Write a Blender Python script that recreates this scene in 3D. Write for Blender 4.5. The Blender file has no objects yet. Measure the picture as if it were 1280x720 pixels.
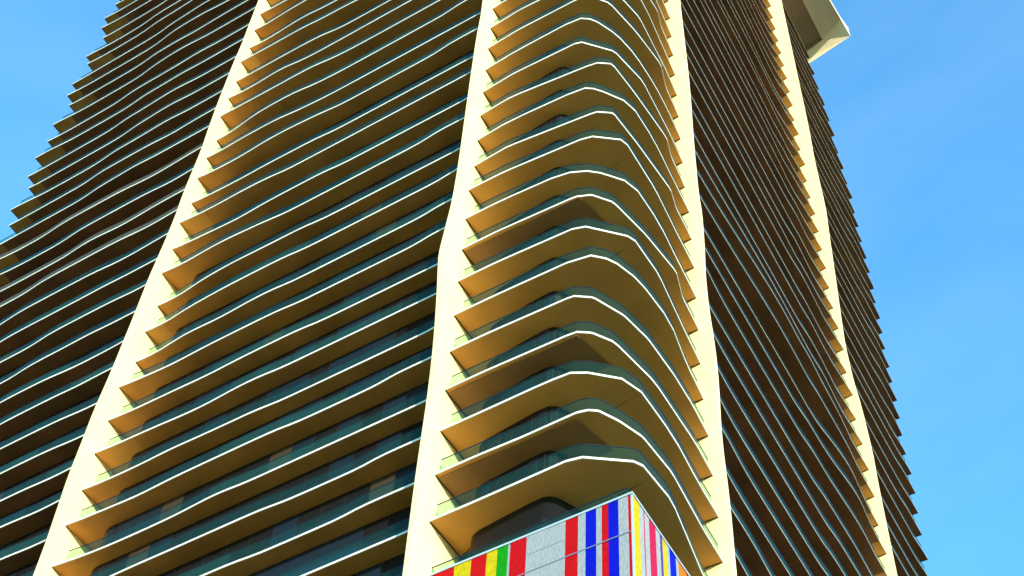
import bpy, math, random
from mathutils import Vector, Matrix

random.seed(11)
SC = bpy.context.scene
COL = SC.collection
H = 3.2                     # storey height
Z0 = 56.57                  # soffit height of storey 0 above the camera
RA = -0.03955               # the right facade leaves the square corner by this much
DR = (math.sin(RA), math.cos(RA))
NR = (math.cos(RA), -math.sin(RA))
GROUND = -1.6
U1, U2, V3, V4 = 36.14, 9.55, 11.98, 47.35
FT = 0.30                   # thickness of the blade walls

def zf(n): return Z0 + n * H
def left(x, out): return (x, -out)
def right(v, out): return (DR[0] * v + NR[0] * out, DR[1] * v + NR[1] * out)

# ------------------------------------------------------------------ materials
def new_mat(name):
    m = bpy.data.materials.new(name); m.use_nodes = True
    nt = m.node_tree
    return m, nt, nt.nodes['Principled BSDF']

def plaster(name, col, var=0.12, rough=0.7, scale=0.6, streak=0.0, bump=0.05, spec=0.3):
    """painted or cast surface: large soft tone changes, fine grain, vertical rain streaks"""
    m, nt, b = new_mat(name)
    N, L = nt.nodes, nt.links
    tc = N.new('ShaderNodeTexCoord')
    n1 = N.new('ShaderNodeTexNoise'); n1.inputs['Scale'].default_value = scale; n1.inputs['Detail'].default_value = 6
    L.new(tc.outputs['Object'], n1.inputs['Vector'])
    mp = N.new('ShaderNodeMapping'); mp.inputs['Scale'].default_value = (3.0, 3.0, 0.12)
    L.new(tc.outputs['Object'], mp.inputs['Vector'])
    n2 = N.new('ShaderNodeTexNoise'); n2.inputs['Scale'].default_value = 1.3; n2.inputs['Detail'].default_value = 4
    L.new(mp.outputs['Vector'], n2.inputs['Vector'])
    mix = N.new('ShaderNodeMix'); mix.data_type = 'FLOAT'; mix.inputs[0].default_value = streak
    L.new(n1.outputs['Fac'], mix.inputs[2]); L.new(n2.outputs['Fac'], mix.inputs[3])
    cr = N.new('ShaderNodeMapRange')
    cr.inputs['From Min'].default_value = 0.3; cr.inputs['From Max'].default_value = 0.7
    cr.inputs['To Min'].default_value = 1 - var; cr.inputs['To Max'].default_value = 1 + var * 0.6
    L.new(mix.outputs[0], cr.inputs['Value'])
    mul = N.new('ShaderNodeVectorMath'); mul.operation = 'SCALE'
    mul.inputs[0].default_value = col
    L.new(cr.outputs['Result'], mul.inputs['Scale'])
    L.new(mul.outputs['Vector'], b.inputs['Base Color'])
    b.inputs['Roughness'].default_value = rough
    b.inputs['Specular IOR Level'].default_value = spec
    if bump:
        n3 = N.new('ShaderNodeTexNoise'); n3.inputs['Scale'].default_value = 9; n3.inputs['Detail'].default_value = 5
        L.new(tc.outputs['Object'], n3.inputs['Vector'])
        bp = N.new('ShaderNodeBump'); bp.inputs['Strength'].default_value = bump; bp.inputs['Distance'].default_value = 0.03
        L.new(n3.outputs['Fac'], bp.inputs['Height']); L.new(bp.outputs['Normal'], b.inputs['Normal'])
    return m

def simple(name, col, rough=0.5, metal=0.0, spec=0.5):
    m, nt, b = new_mat(name)
    b.inputs['Base Color'].default_value = (*col, 1)
    b.inputs['Roughness'].default_value = rough
    b.inputs['Metallic'].default_value = metal
    b.inputs['Specular IOR Level'].default_value = spec
    return m

def pane(name, tint, frost=0.0):
    """tinted balustrade glass: see-through, mirrors at grazing angles"""
    m = bpy.data.materials.new(name); m.use_nodes = True
    nt = m.node_tree; N, L = nt.nodes, nt.links
    N.clear()
    out = N.new('ShaderNodeOutputMaterial')
    tr = N.new('ShaderNodeBsdfTransparent'); tr.inputs['Color'].default_value = (*tint, 1)
    gl = N.new('ShaderNodeBsdfGlossy'); gl.inputs['Color'].default_value = (0.32, 0.52, 0.48, 1); gl.inputs['Roughness'].default_value = 0.02
    lw = N.new('ShaderNodeLayerWeight')          # Schlick mirror share, the same from both sides of a pane
    pw = N.new('ShaderNodeMath'); pw.operation = 'POWER'; pw.inputs[1].default_value = 5; L.new(lw.outputs['Facing'], pw.inputs[0])
    fr = N.new('ShaderNodeMath'); fr.operation = 'MULTIPLY_ADD'; fr.inputs[1].default_value = 0.6; fr.inputs[2].default_value = 0.015
    L.new(pw.outputs[0], fr.inputs[0])
    mx = N.new('ShaderNodeMixShader')
    L.new(fr.outputs[0], mx.inputs[0]); L.new(tr.outputs[0], mx.inputs[1]); L.new(gl.outputs[0], mx.inputs[2])
    last = mx
    if frost:
        df = N.new('ShaderNodeBsdfDiffuse'); df.inputs['Color'].default_value = (0.10, 0.30, 0.25, 1)
        m2 = N.new('ShaderNodeMixShader'); m2.inputs[0].default_value = frost
        L.new(mx.outputs[0], m2.inputs[1]); L.new(df.outputs[0], m2.inputs[2]); last = m2
    L.new(last.outputs[0], out.inputs['Surface'])
    return m

M = {}
M['fin'] = plaster('pale_yellow_render', (0.80, 0.66, 0.34), var=0.16, scale=0.25, streak=0.6, rough=0.75, bump=0.04)
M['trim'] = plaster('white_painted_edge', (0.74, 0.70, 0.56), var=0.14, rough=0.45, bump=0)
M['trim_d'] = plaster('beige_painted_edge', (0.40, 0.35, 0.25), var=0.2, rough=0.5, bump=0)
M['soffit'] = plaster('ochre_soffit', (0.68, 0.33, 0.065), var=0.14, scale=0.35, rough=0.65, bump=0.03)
M['soffit_b'] = plaster('half_shaded_soffit', (0.58, 0.25, 0.042), var=0.25, scale=0.35, rough=0.65, bump=0.03)
M['soffit_d'] = plaster('shaded_soffit', (0.27, 0.098, 0.025), var=0.35, scale=0.3, rough=0.6, bump=0.03)  # same soffit, colour darkened to stand for shade in the dim bays
M['floor'] = plaster('stone_floor', (0.55, 0.42, 0.24), var=0.1, rough=0.7, bump=0)
M['end_shade'] = simple('painted_end_shade', (0.02, 0.016, 0.012), 0.6)  # shadow line at the slab ends, painted as a dark strip
M['rail'] = simple('dark_rail', (0.03, 0.035, 0.035), 0.4, 0.6)
M['glass'] = pane('green_tinted_glass', (0.70, 0.89, 0.82), frost=0.025)
M['frosted'] = pane('frosted_green_glass', (0.6, 0.82, 0.74), frost=0.06)
M['window'] = simple('dark_window_glass', (0.010, 0.011, 0.012), 0.06, 0.0, 0.28)
M['window_b'] = simple('blue_window_glass', (0.010, 0.020, 0.032), 0.06, 0.0, 0.32)
M['curtain'] = simple('curtained_window', (0.05, 0.036, 0.024), 0.25, 0.0, 0.5)
M['frame'] = simple('bronze_frame', (0.035, 0.024, 0.016), 0.45, 0.5)
M['board'] = plaster('brown_soffit_board', (0.30, 0.15, 0.045), var=0.15, rough=0.6, bump=0.02)
M['olive'] = plaster('olive_panel', (0.05, 0.042, 0.013), var=0.2, rough=0.5, bump=0.02)
M['core'] = simple('dark_core', (0.03, 0.025, 0.02), 0.7)
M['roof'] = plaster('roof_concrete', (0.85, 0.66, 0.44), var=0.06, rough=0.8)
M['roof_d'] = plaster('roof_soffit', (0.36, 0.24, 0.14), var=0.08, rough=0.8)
M['paving'] = plaster('paving', (0.19, 0.135, 0.065), var=0.2, scale=0.05, rough=0.9)

# ------------------------------------------------------------------ mesh building
class MB:
    def __init__(s): s.v, s.f, s.m, s.slots = [], [], [], []
    def slot(s, key):
        if key not in s.slots: s.slots.append(key)
        return s.slots.index(key)
    def add(s, pts): 
        i = len(s.v); s.v += [tuple(p) for p in pts]; return i
    def face(s, idx, key): s.f.append(tuple(idx)); s.m.append(s.slot(key))
    def merge(s, o):
        k = len(s.v); s.v += o.v
        for f, m in zip(o.f, o.m): s.face([i + k for i in f], o.slots[m])
    def build(s, name, parent=None, smooth=False):
        me = bpy.data.meshes.new(name); me.from_pydata(s.v, [], s.f)
        for k in s.slots: me.materials.append(M[k])
        me.polygons.foreach_set('material_index', s.m)
        if smooth: me.polygons.foreach_set('use_smooth', [True] * len(s.f))
        me.update()
        o = bpy.data.objects.new(name, me); COL.objects.link(o)
        if parent: o.parent = parent
        return o

def strip(A, B, za, zb, mats, mats_top=None, mats_bot=None, end='end_shade', za2=None):
    """solid ribbon between plan polylines A (outer) and B (inner), from za up to zb.
    mats = one material key per segment for (outer, top, bottom, inner)"""
    mb = MB(); n = len(A)
    i0 = mb.add([(p[0], p[1], za) for p in A]); i1 = mb.add([(p[0], p[1], zb) for p in A])
    j0 = mb.add([(p[0], p[1], za) for p in B]); j1 = mb.add([(p[0], p[1], zb) for p in B])
    for k in range(n - 1):
        o, t, b, i = mats(k)
        mb.face((i0 + k, i0 + k + 1, i1 + k + 1, i1 + k), o)
        mb.face((i1 + k, i1 + k + 1, j1 + k + 1, j1 + k), t)
        mb.face((j0 + k, j0 + k + 1, i0 + k + 1, i0 + k), b)
        mb.face((j1 + k, j1 + k + 1, j0 + k + 1, j0 + k), i)
    mb.face((i0, i1, j1, j0), end); mb.face((j0 + n - 1, j1 + n - 1, i1 + n - 1, i0 + n - 1), end)
    return mb

def prism(poly, z0, z1, key, top=None, bot=None):
    mb = MB(); n = len(poly)
    a = mb.add([(p[0], p[1], z0) for p in poly]); b = mb.add([(p[0], p[1], z1) for p in poly])
    for k in range(n):
        j = (k + 1) % n; mb.face((a + k, a + j, b + j, b + k), key)
    mb.face([b + k for k in range(n)], top or key); mb.face([a + k for k in range(n)][::-1], bot or key)
    return mb

def offset(P, d):
    """shift an open polyline sideways (positive = to the building's inside, polylines run left to right seen from outside)"""
    out = []
    for i, p in enumerate(P):
        a = P[max(0, i - 1)]; b = P[min(len(P) - 1, i + 1)]
        tx, ty = b[0] - a[0], b[1] - a[1]; l = math.hypot(tx, ty) or 1
        if 0 < i < len(P) - 1:      # keep the true distance at corners
            t1 = Vector((p[0] - a[0], p[1] - a[1])).normalized(); t2 = Vector((b[0] - p[0], b[1] - p[1])).normalized()
            c = max(0.5, math.sqrt(max(0.0, (1 + t1.dot(t2)) / 2)))
        else: c = 1
        out.append((p[0] - ty / l * d / c, p[1] + tx / l * d / c))
    return out

def chaikin(P, times=1, w=0.22):
    for _ in range(times):
        Q = [P[0]]
        for a, b in zip(P, P[1:]):
            Q += [(a[0] + (b[0] - a[0]) * w, a[1] + (b[1] - a[1]) * w), (a[0] + (b[0] - a[0]) * (1 - w), a[1] + (b[1] - a[1]) * (1 - w))]
        P = Q + [P[-1]]
    return P

def resample(P, step):
    out = [P[0]]
    for a, b in zip(P, P[1:]):
        l = math.hypot(b[0] - a[0], b[1] - a[1]); k = max(1, int(l / step))
        out += [(a[0] + (b[0] - a[0]) * i / k, a[1] + (b[1] - a[1]) * i / k) for i in range(1, k + 1)]
    return out

def empty(name, loc, label=None, cat=None):
    o = bpy.data.objects.new(name, None); COL.objects.link(o); o.location = loc
    if label: o['label'] = label; o['category'] = cat
    return o

# ------------------------------------------------------------------ camera
cd = bpy.data.cameras.new('camera'); cam = bpy.data.objects.new('camera', cd); COL.objects.link(cam)
CF = Vector((-0.33343316, 0.48153627, 0.81052153)); CX = Vector((0.85264641, 0.52085189, 0.04132093)); CU = Vector((0.40226414, -0.70486604, 0.58424946))
CP = Vector((22.734, -41.197, 0.0)); FPX = 1988.2
cam.matrix_world = Matrix(((CX.x, CU.x, -CF.x, CP.x), (CX.y, CU.y, -CF.y, CP.y), (CX.z, CU.z, -CF.z, CP.z), (0, 0, 0, 1)))
cd.sensor_width = 36; cd.lens = FPX / 1280 * 36; cd.clip_start = 0.1; cd.clip_end = 5000
SC.camera = cam

def pix(p):
    d = Vector(p) - CP; z = d.dot(CF)
    return 640 + FPX * d.dot(CX) / z, 360 - FPX * d.dot(CU) / z

# ------------------------------------------------------------------ the tower
TOP = zf(45.2)
tower = empty('apartment_tower', (0, 0, GROUND),
              'tall pale yellow apartment tower with white-edged rippling balconies between vertical blade walls', 'building')
def under(mb, name, parent=tower, shift=(0, 0, GROUND), **k):
    """link a mesh drawn in world coordinates under a parent standing at shift"""
    mb.v = [(x - shift[0], y - shift[1], z - shift[2]) for x, y, z in mb.v]
    return mb.build(name, parent, **k)

# blade walls: (height, reach) of the outer edge, one row per storey
F1 = [(GROUND, .84), (61.8, .84), (64.1, .86), (67.2, .99), (69.8, 1.1), (72.5, 1.09), (75.9, 1.11), (79.8, .97), (86.8, .9), (90.5, .9), (94.7, .77), (98.5, .70), (102.1, .78), (108.6, .68), (111.8, .78), (115.3, .84), (122.8, .84), (126.6, .74), (130.3, .77), (TOP, .77)]
F2 = [(GROUND, 1.0), (49.2, 1.03), (54.9, 1.06), (57.9, 1.02), (61.3, .96), (64.3, .99), (67, 1.09), (70.2, 1.32), (73, 1.6), (74, 1.58), (76, 1.4), (79.7, 1.06), (83.6, .93), (91.6, .88), (98.1, .82), (102.1, .75), (106.1, .56), (TOP, .5)]
F3 = [(GROUND, .8), (55.7, .83), (60.8, .87), (66, .77), (70.6, .92), (73.5, .93), (78.1, .77), (81.1, .76), (84.6, .9), (88.3, .95), (91, .84), (98.1, .88), (105.1, 1.0), (111.9, .97), (120.5, .91), (TOP, .9)]
F4 = [(GROUND, .5), (87.2, .52), (96.7, .57), (100.1, .66), (106.4, .53), (109.5, .33), (114.9, .25), (119.1, .41), (127.2, .75), (132.6, .96), (137.3, 1.18), (146.8, 1.1), (153.4, 1.24), (167.8, 1.26), (TOP, 1.3)]
def smooth_prof(F):
    Q = chaikin(F, 1, 0.2)
    return Q
def blade(F, face_a, face_b):
    """face_a / face_b map a reach to plan points on the two sides of the wall"""
    mb = MB(); P = smooth_prof(F); n = len(P); IN = -3.4
    cols = []
    for fa in (face_a, face_b):
        o = mb.add([(*fa(r), z) for z, r in P]); i = mb.add([(*fa(IN), z) for z, r in P]); cols.append((o, i))
    (ao, ai), (bo, bi) = cols
    for k in range(n - 1):
        mb.face((ao + k, ao + k + 1, ai + k + 1, ai + k), 'fin')
        mb.face((bo + k, bi + k, bi + k + 1, bo + k + 1), 'fin')
        mb.face((ao + k, bo + k, bo + k + 1, ao + k + 1), 'fin')
        mb.face((ai + k, ai + k + 1, bi + k + 1, bi + k), 'fin')
    mb.face((ao + n - 1, bo + n - 1, bi + n - 1, ai + n - 1), 'fin')
    return mb
under(blade(F1, lambda r: left(-U1 - FT, r), lambda r: left(-U1, r)), 'blade_wall')
under(blade(F2, lambda r: left(-U2 - FT, r), lambda r: left(-U2, r)), 'blade_wall')
under(blade(F3, lambda r: right(V3, r), lambda r: right(V3 + FT, r)), 'blade_wall')
under(blade(F4, lambda r: right(V4, r), lambda r: right(V4 + 0.2, r)), 'blade_wall')

# core behind the glass
core = [left(-60.4, -3.2), left(-4.2, -3.2), right(5.5, -3.2), right(60.5, -3.2), right(60.5, -40), left(-60.4, -60)]
under(prism(core, GROUND, TOP - 0.4, 'core'), 'core_wall')

# front lines of the balcony slabs ---------------------------------------------------
def wave(rng_steps, s, n):
    v = 0.0
    for a, c, dr, w, j in rng_steps:
        v += a * math.tanh((s - c - dr * n - j[n % len(j)]) / w)
    return v
def make_steps(L, seed, k, amp, drift=0.35):
    r = random.Random(seed); st = []
    for i in range(k):
        c = L * (i + 0.5) / k + r.uniform(-1.5, 1.5)
        st.append((amp * (1 if i % 2 else -1) * r.uniform(0.6, 1.2), c, drift * r.uniform(-1, 1), r.uniform(0.8, 2.2), [r.uniform(-2.6, 2.6) for _ in range(17)]))
    return st
ST0 = make_steps(27, 3, 4, 0.11, 0.35); ST1 = make_steps(26.3, 5, 4, 0.095, 0.5)
ST3 = make_steps(35, 8, 3, 0.09, 0.5); ST4 = make_steps(20, 9, 3, 0.08, 0.3)
JR = random.Random(4)
JIT = [JR.uniform(-0.09, 0.09) for _ in range(400)]

def bay0(n):
    xe = -62.3 - 0.17 * (n - 19) + (0, 1.2, 0.3, 0.1, 0.9)[n % 5] + JIT[n + 7] * 5
    x1 = -U1 - FT - 0.01; L = x1 - xe; k = 34
    return [left(xe + L * i / k, wave(ST0, L * i / k, n) + JIT[n + 50]) for i in range(k + 1)]
NEAR = [0.0, .1, -.1, .12, -.05, .08]
def bay1(n):
    x0 = -U1 + 0.01; x1 = -U2 - FT - 0.01; L = x1 - x0; k = 36
    dip = 0.42 if n in (8, 9, 10, 17) else 0.0
    return [left(x0 + L * i / k, NEAR[n % 6] + wave(ST1, L * i / k, n) + JIT[n + 100]
                 + dip * (math.tanh((L * i / k - 3.0) / 1.6) - 1) * 0.5 + 0.18 * math.exp(-L * i / k / 1.5)) for i in range(k + 1)]
CORNER = {   # measured bends of the slab edge round the corner, (x, y)
    -1: [(-1.6, -.1), (.74, 1.58), (.87, 4.36)],
    0: [(-4.6, .05), (-1.69, .01), (-1.13, .14), (-.72, .43), (-.21, 1.4), (.29, 2.81), (.42, 5.48)],
    1: [(-3.3, -.04), (-1.75, .05), (.34, 1.95), (.36, 6)],
    2: [(-1.85, .1), (-1.16, .56), (-.47, 1.63), (0.05, 4.84)],
    3: [(-2.05, .12), (-1.18, .73), (-.37, 2.52), (-.02, 4.51), (0.02, 7.3)],
    4: [(-1.3, .1), (-.25, 1.1), (.35, 3.0), (.5, 6.2)],
    5: [(-1.69, .2), (.41, 2.3), (.46, 5.2)],
    6: [(-2.04, .2), (-1.19, .55), (-.37, 1.59), (.15, 4.39), (.45, 7.6)],
    7: [(-2.86, .2), (-1.3, .9), (.27, 2.8), (.3, 6)],
    8: [(-1.3, .4), (.4, 1.7), (.34, 5.7)],
    9: [(-1.0, .75), (-.13, 1.36), (.1, 4.0), (.3, 8)],
    10: [(-1.8, .4), (-1.06, .9), (.3, 2.9), (.3, 6)],
    12: [(-2.0, .3), (-.35, 2.1), (.2, 5)],
}
def bay_corner(n):
    c = CORNER.get(n) or CORNER[(0, 3, 6, 12, 10, 9)[n % 6]]
    o1 = 0.0 if n < 9 else -0.28; o2 = (.32, .3, .2, .15, .05, .05, .12, .15, .2, .2, .2)[n] if 0 <= n <= 10 else 0.05
    P = [left(-U2 + 0.01, o1), left(-7.0, o1 * 0.5)] + c + [right(9.4, o2 * 0.5 + 0.22), right(V3 - 0.01, o2)]
    P = chaikin(P, 1, (0.07, 0.2, 0.1)[n % 3])
    return resample(P, 0.6)
def bay3(n):
    v0 = V3 + FT + 0.01; v1 = V4 - 0.01; L = v1 - v0; k = 46
    out = []
    for i in range(k + 1):
        s = L * i / k
        b = 0.55 * math.exp(-((s - 17) / 9) ** 2) * math.exp(-((n - 12.8) / 1.3) ** 2) + 0.5 * math.exp(-((s - 29) / 4) ** 2) * math.exp(-((n - 10.5) / 2.2) ** 2)
        out.append(right(v0 + s, wave(ST3, s, n) + JIT[n + 150] - 0.12 + b + 0.22 * max(0, (s - 31) / 4)))
    return out
VEND = [(8, 60), (13.3, 62.1), (17.7, 64), (22.9, 66.3), (29.6, 68.35), (35.5, 68.3), (39.6, 66.5), (43.6, 63.5), (46, 61)]
def vend(n):
    for (a, va), (b, vb) in zip(VEND, VEND[1:]):
        if n <= b: return va + (vb - va) * (n - a) / (b - a)
    return 61
def bay4(n):
    v0 = V4 + FT + 0.01; v1 = vend(n) + JIT[n + 200] * 2; L = v1 - v0; k = 18
    return [right(v0 + L * i / k, wave(ST4, L * i / k, n) + JIT[n + 220]) for i in range(k + 1)]

# glass line of each bay (does not follow the slab's ripple)
D = 1.95
def glass0(n): return resample([left(-60.2, -1.15), left(-U1 - FT - 0.01, -1.15)], 1.55)
def glass1(n):
    x0, x1 = -U1 + 0.01, -U2 - FT - 0.01
    return resample(chaikin([left(x0, -2.75), left(x0 + 1.0, -2.7), left(x0 + 1.7, -1.15), left(x0 + 3.2, -1.15)], 2) + [left(x1, -1.15)], 1.5)
def glass_corner(n):
    x0 = -U2 + 0.01
    A = chaikin([left(x0, -2.6), left(x0 + .7, -2.45), left(x0 + 1.3, -1.65), left(x0 + 2.6, -1.5)], 2)
    B = chaikin([left(-5, -1.3), left(-3.7, -1.25), (-3.0, 2.9), (-2.2, 4.6), right(6.6, -1.8), right(8, -1.7)], 2)
    return resample(A + B + [right(V3 - 1.2, -1.6), right(V3 - 0.01, -2.1)], 1.3)
def glass3(n): return resample([right(V3 + FT + 0.01, -1.15), right(V4 - 2.2, -1.15), right(V4 - 0.01, -1.6)], 1.55)
def glass4(n): return resample([right(V4 + FT + 0.01, -D), right(60.4, -D)], 1.55)

def with_ends(P, d=0.07):
    """extra points close to both ends, so the painted joint shadow is its own strip"""
    def near(a, b):
        l = math.hypot(b[0] - a[0], b[1] - a[1]); return (a[0] + (b[0] - a[0]) * d / l, a[1] + (b[1] - a[1]) * d / l)
    return [P[0], near(P[0], P[1])] + P[1:-1] + [near(P[-1], P[-2]), P[-1]]

WR = random.Random(21)
def balcony(bay, n, front, glass):
    """the four meshes of one balcony: slab, its white edge, the balustrade, the windows behind"""
    P = with_ends(front(n)); z = zf(n); m = len(P)
    A = offset(P, 0.05)
    if bay == 2:        # the back of the slab turns the corner at one point
        B = [(x, 3.3) if x < -3.2 and y < 3 else (right(max(3.3, x * DR[0] + y * DR[1]), -3.3) if x * DR[0] + y * DR[1] > 3.3 else (-3.2, 3.3)) for x, y in P]
    else: B = offset(P, 3.3)
    sm = ('soffit_d', 'soffit_b', 'soffit', 'soffit_d', 'soffit_d')[bay]  # soffit colour steps darker with each bay's dimness, shade painted in
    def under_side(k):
        if k in (0, m - 2): return 'end_shade'
        if bay == 1 and k < 3 + n % 3 and n % 4 == 1 or bay == 3 and k > m - 5: return 'soffit'  # lighter end strip paints in the light bounced off the blade wall
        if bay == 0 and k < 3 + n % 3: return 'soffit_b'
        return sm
    th = 0.128 if bay < 3 else 0.08
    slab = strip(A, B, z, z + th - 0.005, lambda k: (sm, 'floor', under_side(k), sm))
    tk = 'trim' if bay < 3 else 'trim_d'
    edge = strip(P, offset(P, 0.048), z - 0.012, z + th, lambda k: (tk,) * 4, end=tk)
    # balustrade: glass ribbon with a dark cap and panel joints
    G = resample(P[1:-1], 0.6); G = G[1:-1]
    solid = bay == 0 and n in (14, 15, 17)
    Go, Gi = offset(G, 0.14), offset(G, 0.165)
    gm = 'olive' if solid else 'glass'
    hb = 0.88; fz = JIT[n + 300 + bay * 7]
    f0 = 4 + int(abs(fz) * 300) ; f1 = f0 + 9 + (n * 7) % 9
    gk = lambda k: 'frosted' if gm == 'glass' and bay in (0, 1) and n % 3 != 1 and f0 <= k < f1 else gm
    bal = strip(Go, Gi, z + 0.207, z + 0.207 + hb, lambda k: (gk(k),) * 4, end=gm)
    cap = strip(offset(G, 0.132), offset(G, 0.173), z + 0.209 + hb, z + 0.245 + hb, lambda k: ('rail',) * 4, end='rail')
    bal.merge(cap)
    # windows
    W = glass(n); Q = []; kinds = []
    for a, b in zip(W, W[1:]):
        l = math.hypot(b[0] - a[0], b[1] - a[1]); t = min(0.06 / l, 0.3)
        Q.append(a); kinds.append('frame')
        Q.append((a[0] + (b[0] - a[0]) * t, a[1] + (b[1] - a[1]) * t))
        r = WR.random(); kinds.append('curtain' if r < 0.05 else 'window_b' if r < 0.4 else 'window')
    Q.append(W[-1])
    win = strip(Q, offset(Q, 0.06), z + th, z + H - 0.003, lambda k: (kinds[k],) * 4, end='frame')
    return slab, edge, bal, win

BAYS = [(0, range(-1, 40), bay0, glass0), (1, range(-4, 30), bay1, glass1), (2, [-3] + list(range(-1, 21)), bay_corner, glass_corner),
        (3, range(-3, 45), bay3, glass3), (4, range(7, 45), bay4, glass4)]
todo = []
for bay, rng, front, glass in BAYS:
    for n in rng:
        P = front(n); area = 0
        for a, b in zip(P, P[1:]):
            x, y = pix(((a[0] + b[0]) / 2, (a[1] + b[1]) / 2, zf(n)))
            if not (0 <= x <= 1280 and 0 <= y <= 720): continue
            xa, ya = pix((*a, zf(n))); xb, yb = pix((*b, zf(n)))
            xc, yc = pix((*a, zf(n) - H))
            area += abs((xb - xa) * (yc - ya) - (yb - ya) * (xc - xa))
        todo.append((area, bay, n, front, glass))
todo.sort(key=lambda t: -t[0])
rest = [MB(), MB(), MB(), MB()]
NAMES = ('balcony', 'slab_edge', 'balustrade', 'window_band')
for i, (area, bay, n, front, glass) in enumerate(todo):
    parts = balcony(bay, n, front, glass)
    if i < 100:
        b = under(parts[0], 'balcony')
        for mb, nm in zip(parts[1:], NAMES[1:]): under(mb, nm, b)
        if bay == 2 and n in (0, 2, 6):
            F = [(-9.45, 0.25), (-1.85, 0.25), (-1.27, 2.79), (-9.45, 2.3)]
            under(prism(F, zf(n) - 0.07, zf(n) - 0.003, 'board'), 'soffit_board', b)
    elif area > 0 or True:
        for q in range(4): rest[0].merge(parts[q])
o = under(rest[0], 'upper_balcony'); o['kind'] = 'stuff'

# roof: top slab and the projecting tray on the right
under(prism([left(-61, -1.2), left(-1, -1.2), right(1, -1.2), right(60.5, -1.2), right(60.5, -40), left(-61, -60)], TOP - 0.4, TOP + 0.3, 'roof'), 'roof_slab')
zb = zf(45.5)
def along(p, q, t): return tuple(a + (b - a) * t for a, b in zip(p, q))
z1 = zb + 1.8; tz = zb + 2.6
of, om = (3.16, 65.37, zb), (2.91, 63.27, z1); on = along(om, (2.80, 59.82, z1), 5.0)
lf = along(of, (-3.14, 66.33, zb), 1.6)
nf = (-0.66, 64.92, z1); nn = along(nf, (-0.43, 57.93, z1), 2.4); nl = along(nf, (-3.40, 65.51, z1), 2.6)
mb = MB()
def quad(pts, key): i = mb.add(pts); mb.face(range(i, i + len(pts)), key)
ri = 0.6
up = lambda p, d: (p[0], p[1], p[2] + d)
top = lambda p: (p[0], p[1], tz)
nl2 = (nl[0] - 3, nl[1] + .4, nl[2]); nn2 = (nn[0] + nl2[0] - nf[0], nn[1] + nl2[1] - nf[1], z1)
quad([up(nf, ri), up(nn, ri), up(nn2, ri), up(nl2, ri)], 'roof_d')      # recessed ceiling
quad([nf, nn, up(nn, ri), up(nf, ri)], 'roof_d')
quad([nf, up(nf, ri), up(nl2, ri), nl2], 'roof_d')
quad([nf, of, om], 'roof'); quad([nf, om, on, nn], 'roof')             # right border
quad([nl2, lf, of, nf], 'roof')                                        # far lip
quad([of, top(of), top(om), om], 'roof'); quad([om, top(om), top(on), on], 'roof')
quad([of, lf, top(lf), top(of)], 'roof'); quad([nl2, lf, top(lf), top(nl2)], 'roof')
quad([top(of), top(lf), top(nl2), top(nn2), top(on), top(om)], 'roof')
quad([nn, on, top(on), top(nn2), nn2], 'roof'); quad([nn2, nl2, top(nl2), top(nn2)], 'roof')
under(mb, 'roof_canopy')

# ------------------------------------------------------------------ striped block at the tower's corner
def speckled(name, col, wear=0.35):
    m, nt, b = new_mat(name); N, L = nt.nodes, nt.links
    tc = N.new('ShaderNodeTexCoord')
    mp = N.new('ShaderNodeMapping'); mp.inputs['Scale'].default_value = (6, 6, 1.6); L.new(tc.outputs['Object'], mp.inputs['Vector'])
    n1 = N.new('ShaderNodeTexNoise'); n1.inputs['Scale'].default_value = 2.2; n1.inputs['Detail'].default_value = 9; n1.inputs['Roughness'].default_value = 0.75
    L.new(mp.outputs['Vector'], n1.inputs['Vector'])
    r = N.new('ShaderNodeMapRange'); r.inputs['From Min'].default_value = 0.42; r.inputs['From Max'].default_value = 0.62
    r.inputs['To Min'].default_value = 1 - wear; r.inputs['To Max'].default_value = 1.0
    L.new(n1.outputs['Fac'], r.inputs['Value'])
    s = N.new('ShaderNodeVectorMath'); s.operation = 'SCALE'; s.inputs[0].default_value = col; L.new(r.outputs['Result'], s.inputs['Scale'])
    L.new(s.outputs['Vector'], b.inputs['Base Color']); b.inputs['Roughness'].default_value = 0.6; b.inputs['Specular IOR Level'].default_value = 0.12
    return m
M['s_white'] = speckled('weathered_white', (0.31, 0.33, 0.335), 0.3)
M['s_red'] = speckled('red_panel', (0.46, 0.0, 0.0), 0.3)
M['s_yellow'] = speckled('yellow_panel', (0.52, 0.40, 0.0), 0.35)
M['s_green'] = speckled('green_panel', (0.004, 0.25, 0.0), 0.3)
M['s_blue'] = speckled('blue_panel', (0.0, 0.003, 0.42), 0.35)
M['s_purple'] = speckled('purple_panel', (0.10, 0.03, 0.27), 0.35)
M['s_magenta'] = speckled('magenta_panel', (0.45, 0.006, 0.05), 0.3)
M['s_orange'] = speckled('orange_panel', (0.52, 0.15, 0.004), 0.35)
M['coping'] = simple('pale_metal_coping', (0.45, 0.55, 0.55), 0.35, 0.3)
M['groove'] = simple('grey_cover_strip', (0.22, 0.23, 0.28), 0.4, 0.4)

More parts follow.
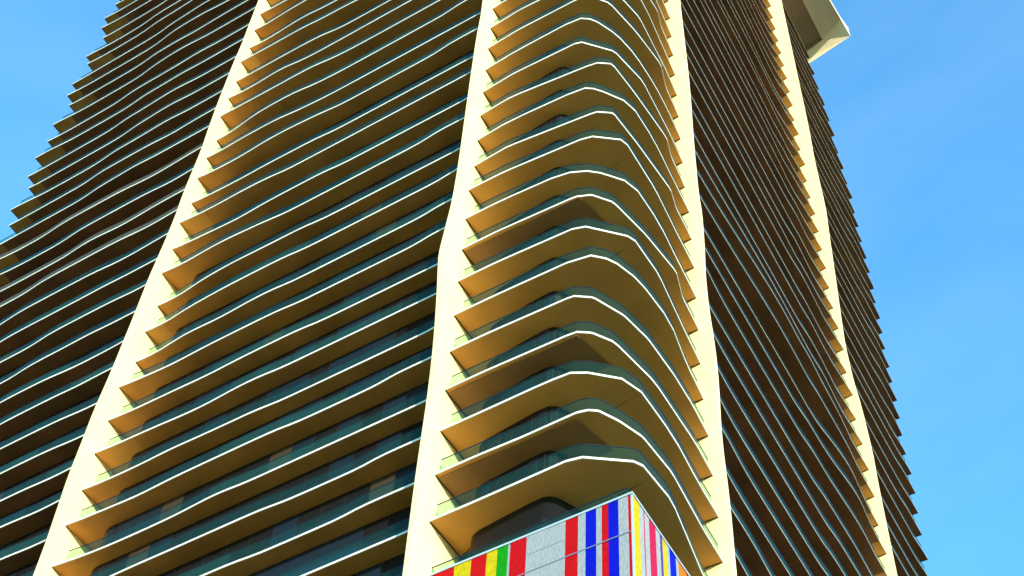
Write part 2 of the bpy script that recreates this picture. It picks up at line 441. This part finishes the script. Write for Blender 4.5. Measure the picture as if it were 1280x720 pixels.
ZT = 49.9; BX, BY, BN = 1.07, 0.1, 1.07
block = empty('striped_block', (0, 0, GROUND), 'boxy block with multicoloured vertical stripes in front of the tower corner', 'building')
KS = 1.0147
sx = lambda x: 22.734 + (x - 22.734) * KS
LS = [(-9.4, 's_red'), (-8.8, 's_red'), (-7.45, 's_yellow'), (-6.57, 's_red'), (-5.78, 's_yellow'), (-5.23, 's_green'), (-4.69, 's_white'), (-4.56, 's_red'), (-3.75, 's_white'),
      (-1.83, 's_red'), (-1.21, 's_white'), (-.85, 's_blue'), (-.34, 's_white'), (-.08, 's_red'), (.24, 's_blue'), (.72, 's_white'), (1.18, 's_red'), (1.46, None)]
xs = [(sx(a), m) for a, m in LS]
xs[0] = (-U2 + 0.01, 's_red'); xs[1] = (sx(-8.8), 's_red'); xs[-1] = (BX, None)
RSEQ = [(0.05, 's_yellow'), (.62, 's_white'), (1.02, 's_magenta'), (1.12, 's_white'), (1.55, 's_magenta'), (2.2, 's_white'), (2.62, 's_purple'), (2.85, 's_yellow'), (3.28, 's_white'), (3.55, 's_blue'), (4.2, 's_white'), (4.45, 's_orange'), (5.3, 's_red'),
        (5.75, 's_purple'), (6.3, 's_yellow'), (6.9, 's_white'), (7.6, 's_blue'), (8.3, 's_red'), (8.9, 's_white'), (9.8, 's_green'), (10.4, 's_yellow'), (11.2, 's_red'), (V3 - 0.01, None)]
vcorner = (BY - 0.02) 
def wall_panel(pts, mats, name, inward):
    mb = MB(); n = len(pts)
    A = pts; B = [(p[0] + inward[0], p[1] + inward[1]) for p in pts]
    mb = strip(A, B, GROUND, ZT - 0.12, lambda k: (mats[k],) * 4, end='s_white')
    return under(mb, name, block)
xc = right(0.05, BN)
PR = random.Random(6)
LP, LM = [], []                 # each stripe a board of its own thickness
ends = [x for x, _ in xs[:-1]] + [xc[0] - 0.06]
for (x, m), x2 in zip(xs[:-1], ends[1:]):
    y = BY - PR.choice((0, 0.008, 0.018))
    LP += [(x, y), (x2, y)]; LM += [m, m]
wall_panel(LP, LM, 'striped_wall', (0, 0.25))
under(prism([(sx(-3.7), BY - 0.026), (sx(-1.85), BY - 0.026), (sx(-1.85), BY - 0.02), (sx(-3.7), BY - 0.02)], ZT - 1.27, ZT - 1.24, 'groove'), 'cover_strip', block)
RP = [right(v + 0.1, BN) for v, _ in RSEQ]
RP[-1] = right(V3 - 0.01, BN)
wall_panel(RP, [m for _, m in RSEQ[:-1]], 'striped_wall', (-0.25, 0))
# metal corner bead, coping, cover strips
cx, cy = right(0.1, BN)
under(prism([(cx - 0.065, BY - 0.012), (cx + 0.02, BY - 0.012), (cx + 0.02, cy + 0.02), (cx - 0.065, cy + 0.02)], GROUND, ZT - 0.12, 'coping'), 'corner_bead', block)
CO = [(-U2 + 0.01, BY - 0.05), (cx + 0.05, BY - 0.05), right(V3 - 0.01, BN + 0.05)]
under(strip(CO, offset(CO, 0.5), ZT - 0.118, ZT, lambda k: ('coping',) * 4, end='coping'), 'coping', block)
under(prism([(-4.5, BY - 0.035), (cx - 0.07, BY - 0.035), (cx - 0.07, BY - 0.02), (-4.5, BY - 0.02)], ZT - 2.33, ZT - 2.27, 'groove'), 'cover_strip', block)
CG = [(-U2 + 0.03, BY + .5), (cx - 0.5, BY + .5), right(V3 - 0.03, BN - .5)]
CG = resample(CG, 1.2)
bal = strip(CG, offset(CG, 0.025), ZT + 0.003, ZT + 1.0, lambda k: ('glass',) * 4, end='glass')
bal.merge(strip(offset(CG, -0.008), offset(CG, 0.033), ZT + 1.003, ZT + 1.045, lambda k: ('rail',) * 4, end='rail'))
under(bal, 'balustrade', block)
TF = [(-U2 + 0.01, BY + 0.46), (cx - 0.46, BY + 0.46), right(V3 - 0.01, BN - 0.46), right(V3 - 0.01, -3), right(6, -3), (-4, 3.1), (-U2 + 0.01, 3.1)]
under(prism(TF, ZT - 0.5, ZT - 0.15, 'floor'), 'terrace', block)
# windows of the storey above the terrace
W = glass_corner(-2); 
win = strip(W, offset(W, 0.06), ZT - 0.14, zf(-1) - 0.003, lambda k: ('window',) * 4, end='frame')
under(win, 'window_band')

# ------------------------------------------------------------------ ground, sky, sun
g = MB(); i = g.add([(-3000, -3000, GROUND), (3000, -3000, GROUND), (3000, 3000, GROUND), (-3000, 3000, GROUND)]); g.face((i, i + 1, i + 2, i + 3), 'paving')
go = g.build('ground'); go['kind'] = 'structure'

EL = math.radians(9); AZ = math.radians(125)      # azimuth clockwise from +Y
sv = Vector((math.sin(AZ) * math.cos(EL), math.cos(AZ) * math.cos(EL), math.sin(EL)))
ld = bpy.data.lights.new('sun', 'SUN'); ld.energy = 2.1; ld.angle = math.radians(0.5); ld.color = (1.0, 0.90, 0.76)
lo = bpy.data.objects.new('sun', ld); COL.objects.link(lo); lo.rotation_euler = sv.to_track_quat('Z', 'Y').to_euler(); lo.location = (60, -60, 300)
w = bpy.data.worlds.new('World'); SC.world = w; w.use_nodes = True
N, L = w.node_tree.nodes, w.node_tree.links
bg = N['Background']; sky = N.new('ShaderNodeTexSky'); sky.sky_type = 'NISHITA'; sky.sun_disc = False
sky.sun_elevation = EL; sky.sun_rotation = AZ; sky.air_density = 1.0; sky.dust_density = 0.2; sky.ozone_density = 2.0
tint = N.new('ShaderNodeMix'); tint.data_type = 'RGBA'; tint.blend_type = 'MULTIPLY'; tint.inputs[0].default_value = 1
wt = N.new('ShaderNodeTexCoord'); wm = N.new('ShaderNodeMapping'); wm.inputs['Scale'].default_value = (1.6, 3.2, 3.0); wm.inputs['Rotation'].default_value = (0.3, 0.2, 0.7)
wn = N.new('ShaderNodeTexNoise'); wn.inputs['Scale'].default_value = 1.7; wn.inputs['Detail'].default_value = 7; wn.inputs['Roughness'].default_value = 0.55; wn.inputs['Distortion'].default_value = 0.6
wr = N.new('ShaderNodeMapRange'); wr.inputs['From Min'].default_value = 0.46; wr.inputs['From Max'].default_value = 0.75; wr.inputs['To Max'].default_value = 0.06
L.new(wt.outputs['Generated'], wm.inputs['Vector']); L.new(wm.outputs['Vector'], wn.inputs['Vector']); L.new(wn.outputs['Fac'], wr.inputs['Value'])
cl = N.new('ShaderNodeMix'); cl.data_type = 'RGBA'; cl.inputs[7].default_value = (2.6, 3.4, 3.8, 1)      # thin high cloud
tint.inputs[7].default_value = (0.55, 1.12, 1.34, 1)
L.new(sky.outputs[0], tint.inputs[6]); L.new(tint.outputs[2], cl.inputs[6]); L.new(wr.outputs['Result'], cl.inputs[0]); L.new(cl.outputs[2], bg.inputs['Color']); bg.inputs['Strength'].default_value = 0.15

SC.view_settings.view_transform = 'Standard'; SC.view_settings.look = 'None'; SC.view_settings.exposure = 1.9; SC.view_settings.gamma = 1
SC.cycles.transparent_max_bounces = 24; SC.cycles.max_bounces = 8; SC.cycles.diffuse_bounces = 5
SC.cycles.use_denoising = True
